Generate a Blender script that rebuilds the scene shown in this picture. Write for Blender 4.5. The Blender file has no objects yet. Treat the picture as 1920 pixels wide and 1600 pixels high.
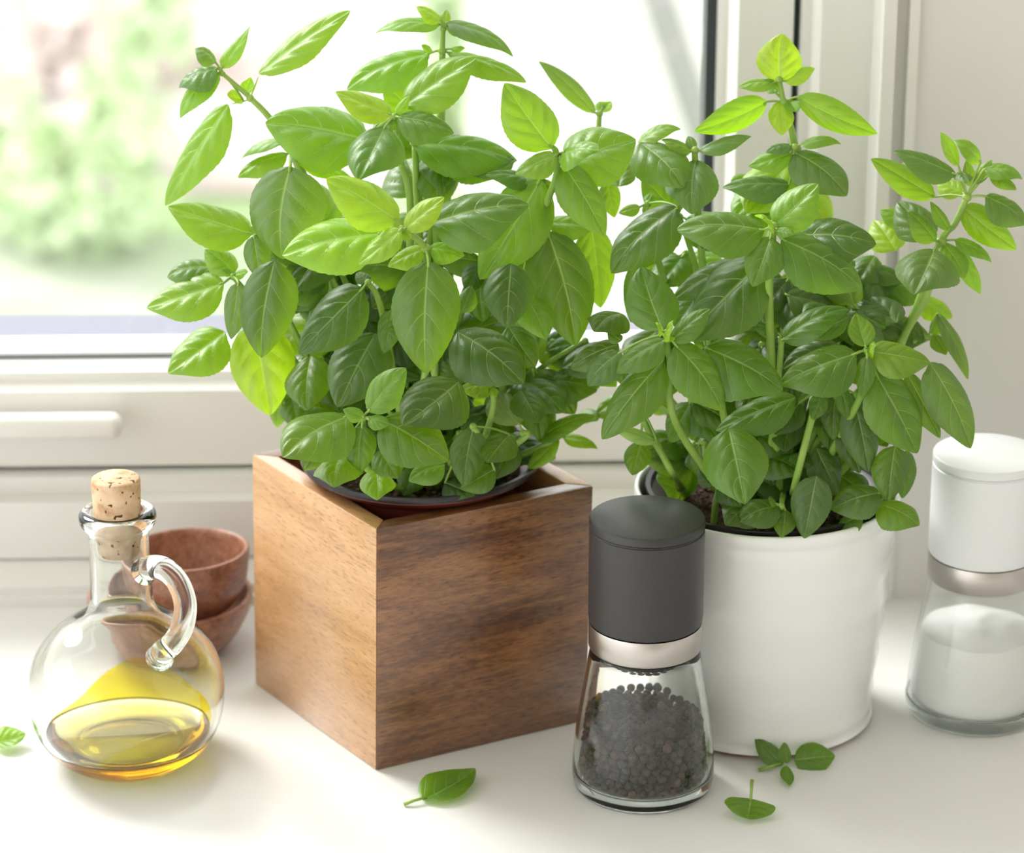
import bpy, bmesh, math, random
from mathutils import Vector, Matrix, noise
random.seed(7)
sc = bpy.context.scene
C = sc.collection

# ------------------------------------------------------------------ camera, light, exposure
F = 5800.0; PITCH = math.radians(21.3); CAM_Z = 0.64
cam_d = bpy.data.cameras.new('camera'); cam = bpy.data.objects.new('camera', cam_d); C.objects.link(cam)
cam.location = (0, 0, CAM_Z); cam.rotation_euler = (math.radians(90) - PITCH, 0, 0)
cam_d.sensor_width = 36; cam_d.lens = 36 * F / 1920
cam_d.clip_start = 0.02; cam_d.clip_end = 60
cam_d.dof.use_dof = True; cam_d.dof.focus_distance = 1.30; cam_d.dof.aperture_fstop = 8.5
sc.camera = cam

world = bpy.data.worlds.new('world'); sc.world = world; world.use_nodes = True
bg = world.node_tree.nodes['Background']
bg.inputs[0].default_value = (1.0, 1.0, 0.99, 1); bg.inputs[1].default_value = 2.4
sun_d = bpy.data.lights.new('sun', 'SUN'); sun_d.energy = 4.5; sun_d.angle = math.radians(24); sun_d.color = (1, 0.985, 0.96)
sun = bpy.data.objects.new('sun', sun_d); C.objects.link(sun)
sun.rotation_euler = Vector((-0.75, 0.75, 0.85)).to_track_quat('Z', 'Y').to_euler()
vs = sc.view_settings
vs.view_transform = 'Standard'; vs.look = 'None'; vs.gamma = 1; vs.use_curve_mapping = False; vs.exposure = 0.02
sc.cycles.max_bounces = 14; sc.cycles.transparent_max_bounces = 16; sc.cycles.transmission_bounces = 14
sc.cycles.sample_clamp_indirect = 8

# ------------------------------------------------------------------ helpers
cR = Vector((1, 0, 0)); cU = Vector((0, math.sin(PITCH), math.cos(PITCH))); cB = Vector((0, -math.cos(PITCH), math.sin(PITCH)))
def ray(u, v): return cR * ((u - 960) / F) + cU * ((800 - v) / F) - cB
def on_z(u, v, z=0.0):
    d = ray(u, v); return Vector((0, 0, CAM_Z)) + d * ((z - CAM_Z) / d.z)
def on_y(u, v, y):
    d = ray(u, v); return Vector((0, 0, CAM_Z)) + d * (y / d.y)

def mat(name, col, rough=0.5, metal=0.0, spec=0.5, coat=0.0, trans=0.0, ior=1.45):
    m = bpy.data.materials.new(name); m.use_nodes = True
    p = m.node_tree.nodes['Principled BSDF']
    p.inputs['Base Color'].default_value = (*col, 1); p.inputs['Roughness'].default_value = rough
    p.inputs['Metallic'].default_value = metal; p.inputs['Specular IOR Level'].default_value = spec
    p.inputs['Coat Weight'].default_value = coat; p.inputs['Transmission Weight'].default_value = trans; p.inputs['IOR'].default_value = ior
    return m
class NT:
    def __init__(s, m): s.t = m.node_tree; s.n = s.t.nodes; s.p = s.n.get('Principled BSDF')
    def new(s, ty, **kw):
        n = s.n.new(ty)
        for k, v in kw.items(): setattr(n, k, v)
        return n
    def link(s, a, b): s.t.links.new(a, b)
    def math(s, op, a, b=None, c=None):
        n = s.new('ShaderNodeMath', operation=op)
        for i, x in enumerate((a, b, c)):
            if x is None: continue
            if isinstance(x, (int, float)): n.inputs[i].default_value = x
            else: s.link(x, n.inputs[i])
        return n.outputs[0]
    def noise(s, vec, scale, detail=3, rough=0.5, dist=0.0):
        n = s.new('ShaderNodeTexNoise'); n.inputs['Scale'].default_value = scale; n.inputs['Detail'].default_value = detail
        n.inputs['Roughness'].default_value = rough; n.inputs['Distortion'].default_value = dist
        if vec is not None: s.link(vec, n.inputs['Vector'])
        return n.outputs[0]
    def ramp(s, fac, stops):
        n = s.new('ShaderNodeValToRGB'); e = n.color_ramp.elements
        while len(e) < len(stops): e.new(0.5)
        for i, (pos, col) in enumerate(stops):
            e[i].position = pos; e[i].color = (*col, 1) if len(col) == 3 else col
        s.link(fac, n.inputs[0]); return n.outputs[0]
    def mix(s, fac, a, b, mode='MIX'):
        n = s.new('ShaderNodeMix', data_type='RGBA', blend_type=mode)
        for i, x in ((0, fac), (6, a), (7, b)):
            if isinstance(x, (int, float)): n.inputs[i].default_value = x
            elif isinstance(x, tuple): n.inputs[i].default_value = (*x, 1)
            else: s.link(x, n.inputs[i])
        return n.outputs[2]
    def coord(s, kind='Object', scale=(1, 1, 1)):
        tc = s.new('ShaderNodeTexCoord'); mp = s.new('ShaderNodeMapping'); mp.inputs['Scale'].default_value = scale
        s.link(tc.outputs[kind], mp.inputs[0]); return mp.outputs[0]
    def bump(s, h, strength=0.3, dist=0.001):
        b = s.new('ShaderNodeBump'); b.inputs['Strength'].default_value = strength; b.inputs['Distance'].default_value = dist
        s.link(h, b.inputs['Height']); s.link(b.outputs[0], s.p.inputs['Normal']); return b.outputs[0]

def link_mesh(name, me, m=None, parent=None, smooth=True):
    if m is not None and not me.materials: me.materials.append(m)
    if smooth:
        for p in me.polygons: p.use_smooth = True
    o = bpy.data.objects.new(name, me); C.objects.link(o)
    if parent is not None: o.parent = parent
    return o
def from_bm(name, bm, m=None, parent=None, smooth=True, sharp=None):
    bmesh.ops.recalc_face_normals(bm, faces=bm.faces)
    me = bpy.data.meshes.new(name); bm.to_mesh(me); bm.free()
    o = link_mesh(name, me, m, parent, smooth)
    if sharp is not None and smooth: me.set_sharp_from_angle(angle=math.radians(sharp))
    return o
def tag(o, label=None, cat=None, group=None, kind=None):
    if label: o['label'] = label
    if cat: o['category'] = cat
    if group: o['group'] = group
    if kind: o['kind'] = kind
    return o
def thing(name, loc, label, cat, group=None, rz=0.0):
    o = bpy.data.objects.new(name, None); C.objects.link(o); o.location = loc; o.rotation_euler = (0, 0, rz)
    o.empty_display_size = 0.01
    return tag(o, label, cat, group)

def lathe(prof, n=64, bm=None, off=(0, 0, 0), wob=None):
    bm = bm or bmesh.new(); rings = []
    ox, oy, oz = off
    for r, z in prof:
        if r < 1e-6: rings.append([bm.verts.new((ox, oy, oz + z))]); continue
        ring = []
        for k in range(n):
            a = 2 * math.pi * k / n; rr = r + (wob(a, z) if wob else 0)
            ring.append(bm.verts.new((ox + rr * math.cos(a), oy + rr * math.sin(a), oz + z)))
        rings.append(ring)
    for A, B in zip(rings, rings[1:]):
        if len(A) == 1 and len(B) == 1: continue
        for k in range(n):
            k2 = (k + 1) % n
            if len(A) == 1: bm.faces.new((A[0], B[k], B[k2]))
            elif len(B) == 1: bm.faces.new((A[k], A[k2], B[0]))
            else: bm.faces.new((A[k], A[k2], B[k2], B[k]))
    return bm
def smooth_prof(pts, sub=6):
    out = []
    n = len(pts)
    for i in range(n - 1):
        p0 = pts[max(i - 1, 0)]; p1 = pts[i]; p2 = pts[i + 1]; p3 = pts[min(i + 2, n - 1)]
        for k in range(sub):
            t = k / sub
            out.append(tuple(0.5 * ((2 * p1[j]) + (-p0[j] + p2[j]) * t + (2 * p0[j] - 5 * p1[j] + 4 * p2[j] - p3[j]) * t * t + (-p0[j] + 3 * p1[j] - 3 * p2[j] + p3[j]) * t ** 3) for j in range(len(p1))))
    out.append(tuple(pts[-1])); return out
def tube(pts, radii, n=8, bm=None, cap=True):
    bm = bm or bmesh.new(); pts = [Vector(p) for p in pts]; rings = []
    prev = None
    for i, p in enumerate(pts):
        d = (pts[min(i + 1, len(pts) - 1)] - pts[max(i - 1, 0)])
        d = d.normalized() if d.length > 1e-9 else Vector((0, 0, 1))
        if prev is None: a = d.orthogonal().normalized()
        else:
            a = prev - d * prev.dot(d); a = a.normalized() if a.length > 1e-6 else d.orthogonal().normalized()
        prev = a; b = d.cross(a); r = radii[i] if isinstance(radii, (list, tuple)) else radii
        rings.append([bm.verts.new(p + (a * math.cos(2 * math.pi * k / n) + b * math.sin(2 * math.pi * k / n)) * r) for k in range(n)])
    for A, B in zip(rings, rings[1:]):
        for k in range(n): bm.faces.new((A[k], A[(k + 1) % n], B[(k + 1) % n], B[k]))
    if cap: bm.faces.new(rings[0]); bm.faces.new(rings[-1][::-1])
    return bm
def box(x0, x1, y0, y1, z0, z1, bev=0.0, seg=2, bm=None):
    b2 = bmesh.new()
    g = bmesh.ops.create_cube(b2, size=1)
    for v in g['verts']: v.co = Vector((x0 + (v.co.x + .5) * (x1 - x0), y0 + (v.co.y + .5) * (y1 - y0), z0 + (v.co.z + .5) * (z1 - z0)))
    if bev: bmesh.ops.bevel(b2, geom=b2.edges[:] + b2.verts[:], offset=bev, segments=seg, profile=.5, affect='EDGES')
    if bm is None: return b2
    me = bpy.data.meshes.new('t'); b2.to_mesh(me); b2.free(); bm.from_mesh(me); bpy.data.meshes.remove(me); return bm
def extrude_prof(prof, a0, a1, axis='x', closed=True):
    """closed polyline prof [(p,q)] swept; axis x: (a,p,q); axis z: (p,q,a)"""
    bm = bmesh.new(); mk = (lambda a, p, q: (a, p, q)) if axis == 'x' else (lambda a, p, q: (p, q, a))
    A = [bm.verts.new(mk(a0, p, q)) for p, q in prof]; B = [bm.verts.new(mk(a1, p, q)) for p, q in prof]
    n = len(prof)
    for k in range(n): bm.faces.new((A[k], A[(k + 1) % n], B[(k + 1) % n], B[k]))
    bm.faces.new(A); bm.faces.new(B[::-1])
    return bm

# ------------------------------------------------------------------ materials
M = {}
M['paint'] = mat('white window paint', (0.80, 0.79, 0.76), 0.30)
M['wall'] = mat('wall paint', (0.74, 0.73, 0.70), 0.6)
t = NT(M['wall']); t.bump(t.noise(t.coord(), 90, 3), 0.05, 0.002)
M['counter'] = mat('white worktop', (0.79, 0.78, 0.75), 0.22)
t = NT(M['counter']); c = t.coord(); t.link(t.ramp(t.noise(c, 12, 2), [(0.3, (0.76, 0.76, 0.745)), (0.7, (0.79, 0.79, 0.775))]), t.p.inputs['Base Color'])
M['rubber'] = mat('dark gasket', (0.035, 0.045, 0.05), 0.5)
M['alu'] = mat('outer sill metal', (0.20, 0.205, 0.26), 0.7)

def thin_glass(name, tint=(1, 1, 1)):
    m = bpy.data.materials.new(name); m.use_nodes = True; t = NT(m); t.n.remove(t.p)
    tr = t.new('ShaderNodeBsdfTransparent'); tr.inputs[0].default_value = (*tint, 1); gl = t.new('ShaderNodeBsdfGlossy'); gl.inputs['Roughness'].default_value = 0.02
    fr = t.new('ShaderNodeFresnel'); ge = t.new('ShaderNodeNewGeometry'); t.link(t.math('SUBTRACT', 1.5, t.math('MULTIPLY', ge.outputs['Backfacing'], 1.5 - 1 / 1.5)), fr.inputs[0]); mx = t.new('ShaderNodeMixShader')
    t.link(fr.outputs[0], mx.inputs[0]); t.link(tr.outputs[0], mx.inputs[1]); t.link(gl.outputs[0], mx.inputs[2])
    t.link(mx.outputs[0], t.n['Material Output'].inputs[0]); return m
M['pane'] = thin_glass('window pane glass')
def glass(name, col=(1, 1, 1), ior=1.48, rough=0.0):
    m = bpy.data.materials.new(name); m.use_nodes = True; t = NT(m); t.n.remove(t.p)
    g = t.new('ShaderNodeBsdfGlass'); g.inputs['Color'].default_value = (*col, 1); g.inputs['IOR'].default_value = ior; g.inputs['Roughness'].default_value = rough
    t.link(g.outputs[0], t.n['Material Output'].inputs[0]); return m
M['glass'] = glass('clear glass', (0.985, 0.995, 0.985))
M['jar_thin'] = thin_glass('salt jar glass', (0.985, 0.995, 0.99)); M['jar_glass'] = glass('mill jar glass', (0.985, 1.0, 0.99), 1.45)
M['oil'] = glass('golden olive oil', (1.0, 1.0, 1.0), 1.47)
t = NT(M['oil']); va = t.new('ShaderNodeVolumeAbsorption'); va.inputs[0].default_value = (1.0, 0.915, 0.03, 1); va.inputs[1].default_value = 140
t.link(va.outputs[0], t.n['Material Output'].inputs['Volume'])
M['yellow_band'] = thin_glass('clear yellow tint', (1.0, 0.86, 0.03))

def leaf_material():
    m = bpy.data.materials.new('basil leaf'); m.use_nodes = True; t = NT(m); p = t.p
    uv = t.new('ShaderNodeTexCoord'); sep = t.new('ShaderNodeSeparateXYZ'); t.link(uv.outputs['UV'], sep.inputs[0])
    s = t.math('ABSOLUTE', sep.outputs[0]); tt = sep.outputs[1]           # u = signed relative half width, v = length
    ss = t.math('MULTIPLY', t.math('POWER', s, 1.3), 0.38)
    ph = t.math('MULTIPLY', t.math('SUBTRACT', tt, ss), 4.4)
    fr = t.math('ABSOLUTE', t.math('SUBTRACT', t.math('FRACT', ph), 0.5))       # 0.5 on a vein
    vein = t.math('MULTIPLY', t.math('SMOOTH_MAX', t.math('SUBTRACT', fr, 0.464), 0, 0.002), 27)
    vein = t.math('MULTIPLY', vein, t.math('SUBTRACT', 1.0, t.math('MULTIPLY', s, 0.85)))
    mid = t.math('MAXIMUM', t.math('SUBTRACT', 1.0, t.math('DIVIDE', s, t.math('ADD', 0.025, t.math('MULTIPLY', t.math('SUBTRACT', 1, tt), 0.04)))), 0)
    vm = t.math('MINIMUM', t.math('MAXIMUM', vein, mid), 1.0)
    nz = t.noise(t.coord('Object', (1, 1, 1)), 5, 3)
    oi = t.new('ShaderNodeObjectInfo')
    base = t.mix(1.0, oi.outputs['Color'], t.ramp(nz, [(0.3, (0.82, 0.84, 0.8)), (0.7, (1.12, 1.1, 1.05))]), 'MULTIPLY')
    pale = t.mix(0.62, base, (0.66, 0.84, 0.34))
    col = t.mix(t.math('MULTIPLY', vm, 0.9), base, pale)
    geo = t.new('ShaderNodeNewGeometry')
    under = t.mix(0.35, col, (0.40, 0.56, 0.24))
    col2 = t.mix(geo.outputs['Backfacing'], col, under)
    t.link(col2, p.inputs['Base Color']); p.inputs['Roughness'].default_value = 0.40; p.inputs['Specular IOR Level'].default_value = 0.75; p.inputs['Coat Weight'].default_value = 0.2; p.inputs['Coat Roughness'].default_value = 0.36
    fine = t.noise(t.coord('Object', (1, 1, 1)), 38, 3, 0.6)
    h = t.math('SUBTRACT', t.math('MULTIPLY', fine, 0.35), t.math('MULTIPLY', vm, 0.55))
    bo = t.bump(h, 0.5, 0.0008)
    tl = t.new('ShaderNodeBsdfTranslucent')
    tcol = t.mix(1.0, t.mix(0.5, base, (0.50, 0.86, 0.03)), (1.35, 1.35, 0.7), 'MULTIPLY')
    t.link(tcol, tl.inputs[0]); t.link(bo, tl.inputs[1])
    mx = t.new('ShaderNodeMixShader'); mx.inputs[0].default_value = 0.40
    t.link(p.outputs[0], mx.inputs[1]); t.link(tl.outputs[0], mx.inputs[2]); t.link(mx.outputs[0], t.n['Material Output'].inputs[0])
    return m
M['leaf'] = leaf_material()
M['stem'] = mat('basil stem', (0.30, 0.46, 0.09), 0.4)
t = NT(M['stem']); t.p.inputs['Subsurface Weight'].default_value = 0.0
t.link(t.ramp(t.noise(t.coord(), 60, 2), [(0.3, (0.20, 0.36, 0.05)), (0.7, (0.34, 0.50, 0.11))]), t.p.inputs['Base Color'])

def wood(name, stops, scale=(6, 60, 60), rough=0.38, streak=1.0, coat=1.0):
    m = mat(name, (0.5, 0.3, 0.15), rough, coat=coat); t = NT(m)
    big = t.noise(t.coord('Object', (scale[0] * 1.1, scale[1] * .42, scale[2] * .42)), 1.0, 5, 0.62, 0.6)
    g = t.noise(t.coord('Object', (scale[0] * 4, scale[1] * 4, scale[2] * 4)), 1.0, 4, 0.65, 0.3)
    fine = t.noise(t.coord('Object', (scale[0] * 30, scale[1] * 16, scale[2] * 16)), 1.0, 3, 0.6)
    f = t.math('ADD', t.math('MULTIPLY', big, 0.50), t.math('ADD', t.math('MULTIPLY', g, 0.30), t.math('MULTIPLY', fine, 0.22)))
    col = t.ramp(f, stops)
    pores = t.ramp(t.noise(t.coord('Object', (scale[0] * 34, scale[1] * 20, scale[2] * 20)), 1.0, 2, 0.5), [(0.34, (0.30, 0.20, 0.16)), (0.44, (1, 1, 1))])
    col = t.mix(0.62 * streak, col, t.mix(1.0, col, pores, 'MULTIPLY'))
    t.link(col, t.p.inputs['Base Color']); t.p.inputs['Coat Roughness'].default_value = 0.30; t.p.inputs['Coat IOR'].default_value = 1.55
    t.bump(f, 0.12, 0.001); return m
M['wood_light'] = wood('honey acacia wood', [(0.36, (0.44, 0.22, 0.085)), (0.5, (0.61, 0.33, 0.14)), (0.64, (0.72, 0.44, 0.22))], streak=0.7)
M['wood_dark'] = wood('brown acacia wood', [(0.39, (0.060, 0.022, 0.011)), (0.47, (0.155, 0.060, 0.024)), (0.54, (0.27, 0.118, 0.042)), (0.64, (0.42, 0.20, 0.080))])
M['bowl'] = wood('reddish bowl wood', [(0.40, (0.16, 0.055, 0.030)), (0.5, (0.33, 0.14, 0.08)), (0.62, (0.52, 0.27, 0.17))], (5, 40, 40), 0.42, 0.8, 0.4)

M['soil'] = mat('dark potting soil', (0.035, 0.022, 0.015), 0.9, spec=0.2)
t = NT(M['soil']); sn = t.noise(t.coord(), 260, 4, 0.7); t.link(t.ramp(sn, [(0.35, (0.015, 0.009, 0.007)), (0.6, (0.07, 0.04, 0.028)), (0.75, (0.22, 0.14, 0.09))]), t.p.inputs['Base Color']); t.bump(sn, 0.8, 0.004)
M['crumb'] = mat('soil crumb', (0.10, 0.06, 0.04), 0.9)
M['nursery_brown'] = mat('brown nursery plastic', (0.115, 0.022, 0.014), 0.35)
M['nursery_black'] = mat('black nursery plastic', (0.022, 0.018, 0.020), 0.35)
M['ceramic'] = mat('white glazed ceramic', (0.86, 0.875, 0.87), 0.16, coat=0.3)
M['terracotta'] = mat('bare clay foot', (0.42, 0.20, 0.15), 0.8)
M['black_plastic'] = mat('matt black plastic', (0.040, 0.039, 0.040), 0.38)
t = NT(M['black_plastic']); t.bump(t.noise(t.coord(), 1400, 2), 0.12, 0.0003)
M['white_plastic'] = mat('white plastic', (0.80, 0.82, 0.84), 0.35)
M['steel'] = mat('brushed steel', (0.50, 0.47, 0.44), 0.28, metal=1.0)
t = NT(M['steel']); st = t.noise(t.coord('Object', (30, 30, 2500)), 1, 2); t.bump(st, 0.06, 0.0003); t.p.inputs['Anisotropic'].default_value = 0.5
M['pepper'] = mat('black pepper', (0.045, 0.03, 0.028), 0.55)
t = NT(M['pepper']); pn = t.noise(t.coord(), 700, 3); t.bump(pn, 0.9, 0.0008)
oi = t.new('ShaderNodeObjectInfo'); t.link(t.ramp(oi.outputs['Random'], [(0.0, (0.022, 0.013, 0.014)), (0.80, (0.060, 0.035, 0.036)), (1.0, (0.14, 0.075, 0.055))]), t.p.inputs['Base Color'])
M['salt'] = mat('fine white salt', (0.88, 0.88, 0.87), 0.7)
t = NT(M['salt']); t.bump(t.noise(t.coord(), 1500, 3, 0.7), 0.6, 0.0008)
M['cork'] = mat('cork', (0.72, 0.52, 0.34), 0.75, spec=0.25)
t = NT(M['cork']); cc = t.coord()
cn = t.ramp(t.noise(cc, 170, 3, 0.6), [(0.3, (0.48, 0.28, 0.14)), (0.5, (0.66, 0.47, 0.30)), (0.75, (0.74, 0.57, 0.40))])
pit = t.ramp(t.noise(t.coord('Object', (1, 1, .8)), 420, 1, .4), [(0.66, (0, 0, 0)), (0.70, (1, 1, 1))])
t.link(t.mix(pit, cn, (0.12, 0.05, 0.02)), t.p.inputs['Base Color'])

# ------------------------------------------------------------------ window, wall, worktop (setting)
YAW = math.radians(1.535); W_O = Vector((0, 1.4012, 0))
def z_at(v, y): return on_y(960, v, y).z
def y_at(v, z): return on_z(960, v, z).y
frame_root = bpy.data.objects.new('window_1', None); C.objects.link(frame_root); frame_root.location = W_O; frame_root.rotation_euler = (0, 0, YAW)
frame_root['kind'] = 'structure'
SH = W_O.y
def walk(y, v0, steps):
    """profile in (local depth, z) by photograph heights at x = 0"""
    z = max(z_at(v0, y), 0); out = [(y - SH, z)]
    for kind, v in steps:
        if kind == 'f': z = z_at(v, y)
        elif kind == 'l': y = y_at(v, z)
        elif kind == 'in': y += v; 
        elif kind == 's':                       # slope: halfway rise, halfway run
            zf = z_at(v, y); z = (z + zf) / 2; y = y_at(v, z)
        out.append((y - SH, z))
    return out, y, z
dv = -10   # rows at x = 0 are about 10 px higher than at the left edge
low, yf, zf = walk(SH, 1130, [('f', 1112), ('l', 1106), ('f', 1090), ('s', 1040), ('in', 0.003), ('f', 1032), ('in', -0.004), ('f', 934), ('l', 917), ('f', 886), ('l', 874)])
zg = zf
frame_low = low + [(yf - SH + 0.07, zg), (yf - SH + 0.07, 0)]
XJ = 0.0
def jx(u, y, z=0.30):
    f = y * math.cos(PITCH) + (CAM_Z - z) * math.sin(PITCH); return (u - 960) / F * f
XR_GAP = jx(1504, SH + .012)
ZT = 1.15; XL = -1.30
fr1 = from_bm('frame_rail', extrude_prof(frame_low, XL, jx(1655, SH), 'x'), M['paint'], frame_root, smooth=False)
# sash
ys = yf
YF = yf - SH
sash, y2, z2 = walk(ys, 866, [('f', 727), ('s', 706), ('f', 690), ('l', 670), ('in', 0.002), ('f', 666)])
z_sb = sash[0][1]
glass_y = y2 + 0.004 - SH
sash_p = sash + [(sash[-1][0] + 0.006, sash[-1][1] - .0005), (YF + 0.06, z2), (YF + 0.06, z_sb)]
sr = from_bm('sash_rail', extrude_prof(sash_p, XL + .01, jx(1500, ys) - .0, 'x'), M['paint'], frame_root, smooth=False)
gp = from_bm('gap_seal', box(XL, jx(1508, SH), YF + .006, YF + .05, zg - .001, z_sb + .002), M['rubber'], frame_root, smooth=False)
# glazing gasket line at the foot of the pane
gk = from_bm('gasket', box(XL + .02, jx(1334, SH + glass_y), glass_y - .003, glass_y + .001, z2 - .001, z2 + .0010), M['rubber'], frame_root, smooth=False)
# right stile of the sash : (u at top, depth)
def xprof(pairs, back, base=0.0):
    pr = [(jx(u, SH + d + base), d + base) for u, d in pairs]; return pr + [(pr[-1][0], back), (pr[0][0], back)]
GD = glass_y - YF
stile = [(1354, GD - .004), (1360, GD - .008), (1374, GD - .008), (1380, .006), (1392, 0.0), (1496, 0.0)]
st = from_bm('sash_stile', extrude_prof(xprof(stile, YF + .06, YF), z_sb, ZT, 'z'), M['paint'], frame_root, smooth=False)
gs = from_bm('gasket', box(jx(1334, SH + glass_y), jx(1356, SH + glass_y), glass_y - .004, glass_y + .02, z2, ZT), M['rubber'], frame_root, smooth=False)
gp2 = from_bm('gap_seal', box(jx(1494, SH + YF), jx(1512, SH + YF), YF + .006, YF + .05, z_sb, ZT), M['rubber'], frame_root, smooth=False)
JB = max(YF - .014, 0.004)
jamb = [(1509, 0.014), (1514, 0.008), (1530, 0.008), (1534, 0.004), (1547, 0.0), (1648, 0.0)]
jb = from_bm('frame_jamb', extrude_prof(xprof(jamb, YF + .07, JB), 0.0, ZT, 'z'), M['paint'], frame_root, smooth=False)
# casing strips and wall
c1 = from_bm('casing', extrude_prof([(jx(1648, SH), JB + .008), (jx(1655, SH), JB + .008), (jx(1655, SH), -.004), (jx(1660, SH - .006), -.006), (jx(1682, SH), -.006), (jx(1684, SH), .003), (jx(1706, SH), .003), (jx(1708, SH), -.003), (jx(1727, SH), -.003), (jx(1727, SH), .09), (jx(1648, SH), .09)], 0.0, ZT, 'z'), M['paint'], frame_root, smooth=False)
pane = from_bm('pane', box(XL + .01, jx(1340, SH + glass_y), glass_y, glass_y + .004, z2 - .002, ZT), M['pane'], frame_root, smooth=False)
# handle on the sash face (lever lying along the rail)
hz = z_at(787, ys - .012)
hm = bmesh.new()
pts = [(-0.60, -0.002, hz + .004), (-0.35, -0.003, hz + .002), (-0.20, -0.003, hz - .0005), (-0.19, -0.002, hz - .001)]
hb = box(-0.62, on_y(236, 790, ys - .01).x, YF - 0.022, YF - 0.008, hz - .0062, hz + .0062, .0052, 5)
hd = from_bm('window_handle', hb, M['paint'], frame_root, sharp=40)
hp = from_bm('handle_plate', box(-0.56, -0.44, YF - 0.012, YF + 0.0005, hz - .015, hz + .015, .004, 3), M['paint'], hd, sharp=40)
# outer frame bead and outer sill
ob = from_bm('outer_bead', box(XL, jx(1340, SH + .05), glass_y + .006, glass_y + .020, z2 - .01, z_at(652, SH + glass_y + .006)), M['paint'], frame_root, smooth=False)
y_os = SH + glass_y + .021
osl = tag(from_bm('trim_1', box(-2, 0.40, y_os, y_os + .055, 0.06, z_at(655, y_os) + .0005, .002), M['alu'], None, smooth=False), kind='structure'); osl.rotation_euler = (0, 0, 0); print('YF', YF, 'glass', glass_y, 'zg', zg, z_sb, z2)
# right wall piece, same plane
wl = from_bm('wall_back', box(jx(1727, SH) - .001, 1.6, 0.0, 0.12, -0.9, 1.6), M['wall'], None, smooth=False); wl.location = W_O; wl.rotation_euler = (0, 0, YAW); wl['kind'] = 'structure'
wb = from_bm('wall_under_window', box(XL, jx(1727, SH), 0.005, 0.075, -0.9, -0.0), M['wall'], None, smooth=False); wb.location = W_O; wb.rotation_euler = (0, 0, YAW); wb['kind'] = 'structure'
ct = from_bm('worktop', box(-1.3, 1.6, 0.86, 1.46, -0.035, 0.0, .002), M['counter'], None, smooth=False)
tag(ct, kind='structure')
# shift the worktop's rear edge to lie in the wall plane
for v in ct.data.vertices:
    if v.co.y > 1.2: v.co.y = 1.405 + v.co.x * math.tan(YAW)

M['room'] = mat('white room paint', (0.80, 0.79, 0.77), 0.7)
M['floorboards'] = mat('pale wooden floor', (0.50, 0.40, 0.30), 0.5)
for nm, b_ in (('ceiling', (-2.2, 2.0, -2.8, 1.40, 1.60, 1.70)), ('wall_right', (2.0, 2.1, -2.8, 1.40, -0.9, 1.7)), ('wall_rear', (-2.2, 2.1, -2.9, -2.8, -0.9, 1.7))):
    tag(from_bm(nm, box(*b_), M['room'], None, smooth=False), kind='structure')
tag(from_bm('floor', box(-2.2, 2.1, -2.9, 1.40, -1.0, -0.9), M['floorboards'], None, smooth=False), kind='structure')

# ------------------------------------------------------------------ garden outside
M['lawn'] = mat('lawn', (0.22, 0.26, 0.17), 0.9)
t = NT(M['lawn']); t.link(t.ramp(t.noise(t.coord(), 1.6, 3), [(0.35, (0.24, 0.36, 0.14)), (0.5, (0.30, 0.39, 0.22)), (0.65, (0.36, 0.39, 0.31))]), t.p.inputs['Base Color'])
M['paving'] = mat('pinkish garden paving', (0.88, 0.76, 0.70), 0.8)
t = NT(M['paving']); t.link(t.ramp(t.noise(t.coord(), 2.5, 3), [(0.35, (0.44, 0.355, 0.325)), (0.5, (0.47, 0.43, 0.41)), (0.65, (0.62, 0.60, 0.60))]), t.p.inputs['Base Color'])
M['bush'] = mat('shrub leaves', (0.58, 0.72, 0.46), 0.7)
M['blossom'] = mat('pale blossom', (0.88, 0.79, 0.76), 0.8)
M['render'] = mat('white rendered garden wall', (0.88, 0.88, 0.87), 0.8)
M['gray_paint'] = mat('grey painted pole', (0.34, 0.34, 0.335), 0.6)
GZ = -1.2
lawn = tag(from_bm('lawn', box(-6, 6, 1.6, 6.0, GZ - .1, GZ), M['lawn'], smooth=False), kind='structure')
pav = tag(from_bm('garden_paving', box(-8, 8, 6.0, 16, GZ - .1, GZ + .01), M['paving'], smooth=False), kind='structure')
def shrub(x, y, w, h, n, label, leafmat, lean=0.0, size=.05):
    r = thing('garden_shrub', (x, y, GZ), label, 'shrub', None)
    bm = bmesh.new(); rng = random.Random(int(x * 100) + n)
    for i in range(n):
        q = rng.random(); a = rng.random() * 6.283; rad = w * math.sqrt(rng.random()) * (math.sin(math.pi * min(q * .9 + .1, 1)) ** .6)
        c = Vector((rad * math.cos(a) + lean * q, rad * math.sin(a), h * q)); s = size * (.6 + rng.random() * .8)
        d = Vector((rng.gauss(0, 1), rng.gauss(0, 1), rng.gauss(0, 1))).normalized(); e = d.orthogonal().normalized()
        vs_ = [bm.verts.new(c + d * s), bm.verts.new(c + e * s * .45), bm.verts.new(c - d * s), bm.verts.new(c - e * s * .45)]
        bm.faces.new(vs_)
    f = from_bm('foliage', bm, leafmat, r, smooth=False); f['kind'] = 'stuff'
    from_bm('trunk', tube([(0, 0, -.02), (lean * .3, 0, h * .4), (lean * .8, 0, h * .8)], [.02, .014, .006], 6), M['stem'], r)
    return r
def gx(u, v, y): return on_y(u, v, y)
p = gx(120, 420, 5.7); shrub(p.x, 5.7, .20, .28, 200, 'broad pale green shrub on the lawn at the lower left behind the window', M['bush'], .10)
p = gx(205, 330, 6.2); shrub(p.x, 6.2, .10, .50, 170, 'tall narrow leaning green shrub behind the left side of the window', M['bush'], .16)
p = gx(0, 380, 6.1); shrub(p.x, 6.1, .12, .22, 90, 'small pale shrub at the left border of the window view', M['bush'])
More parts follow.
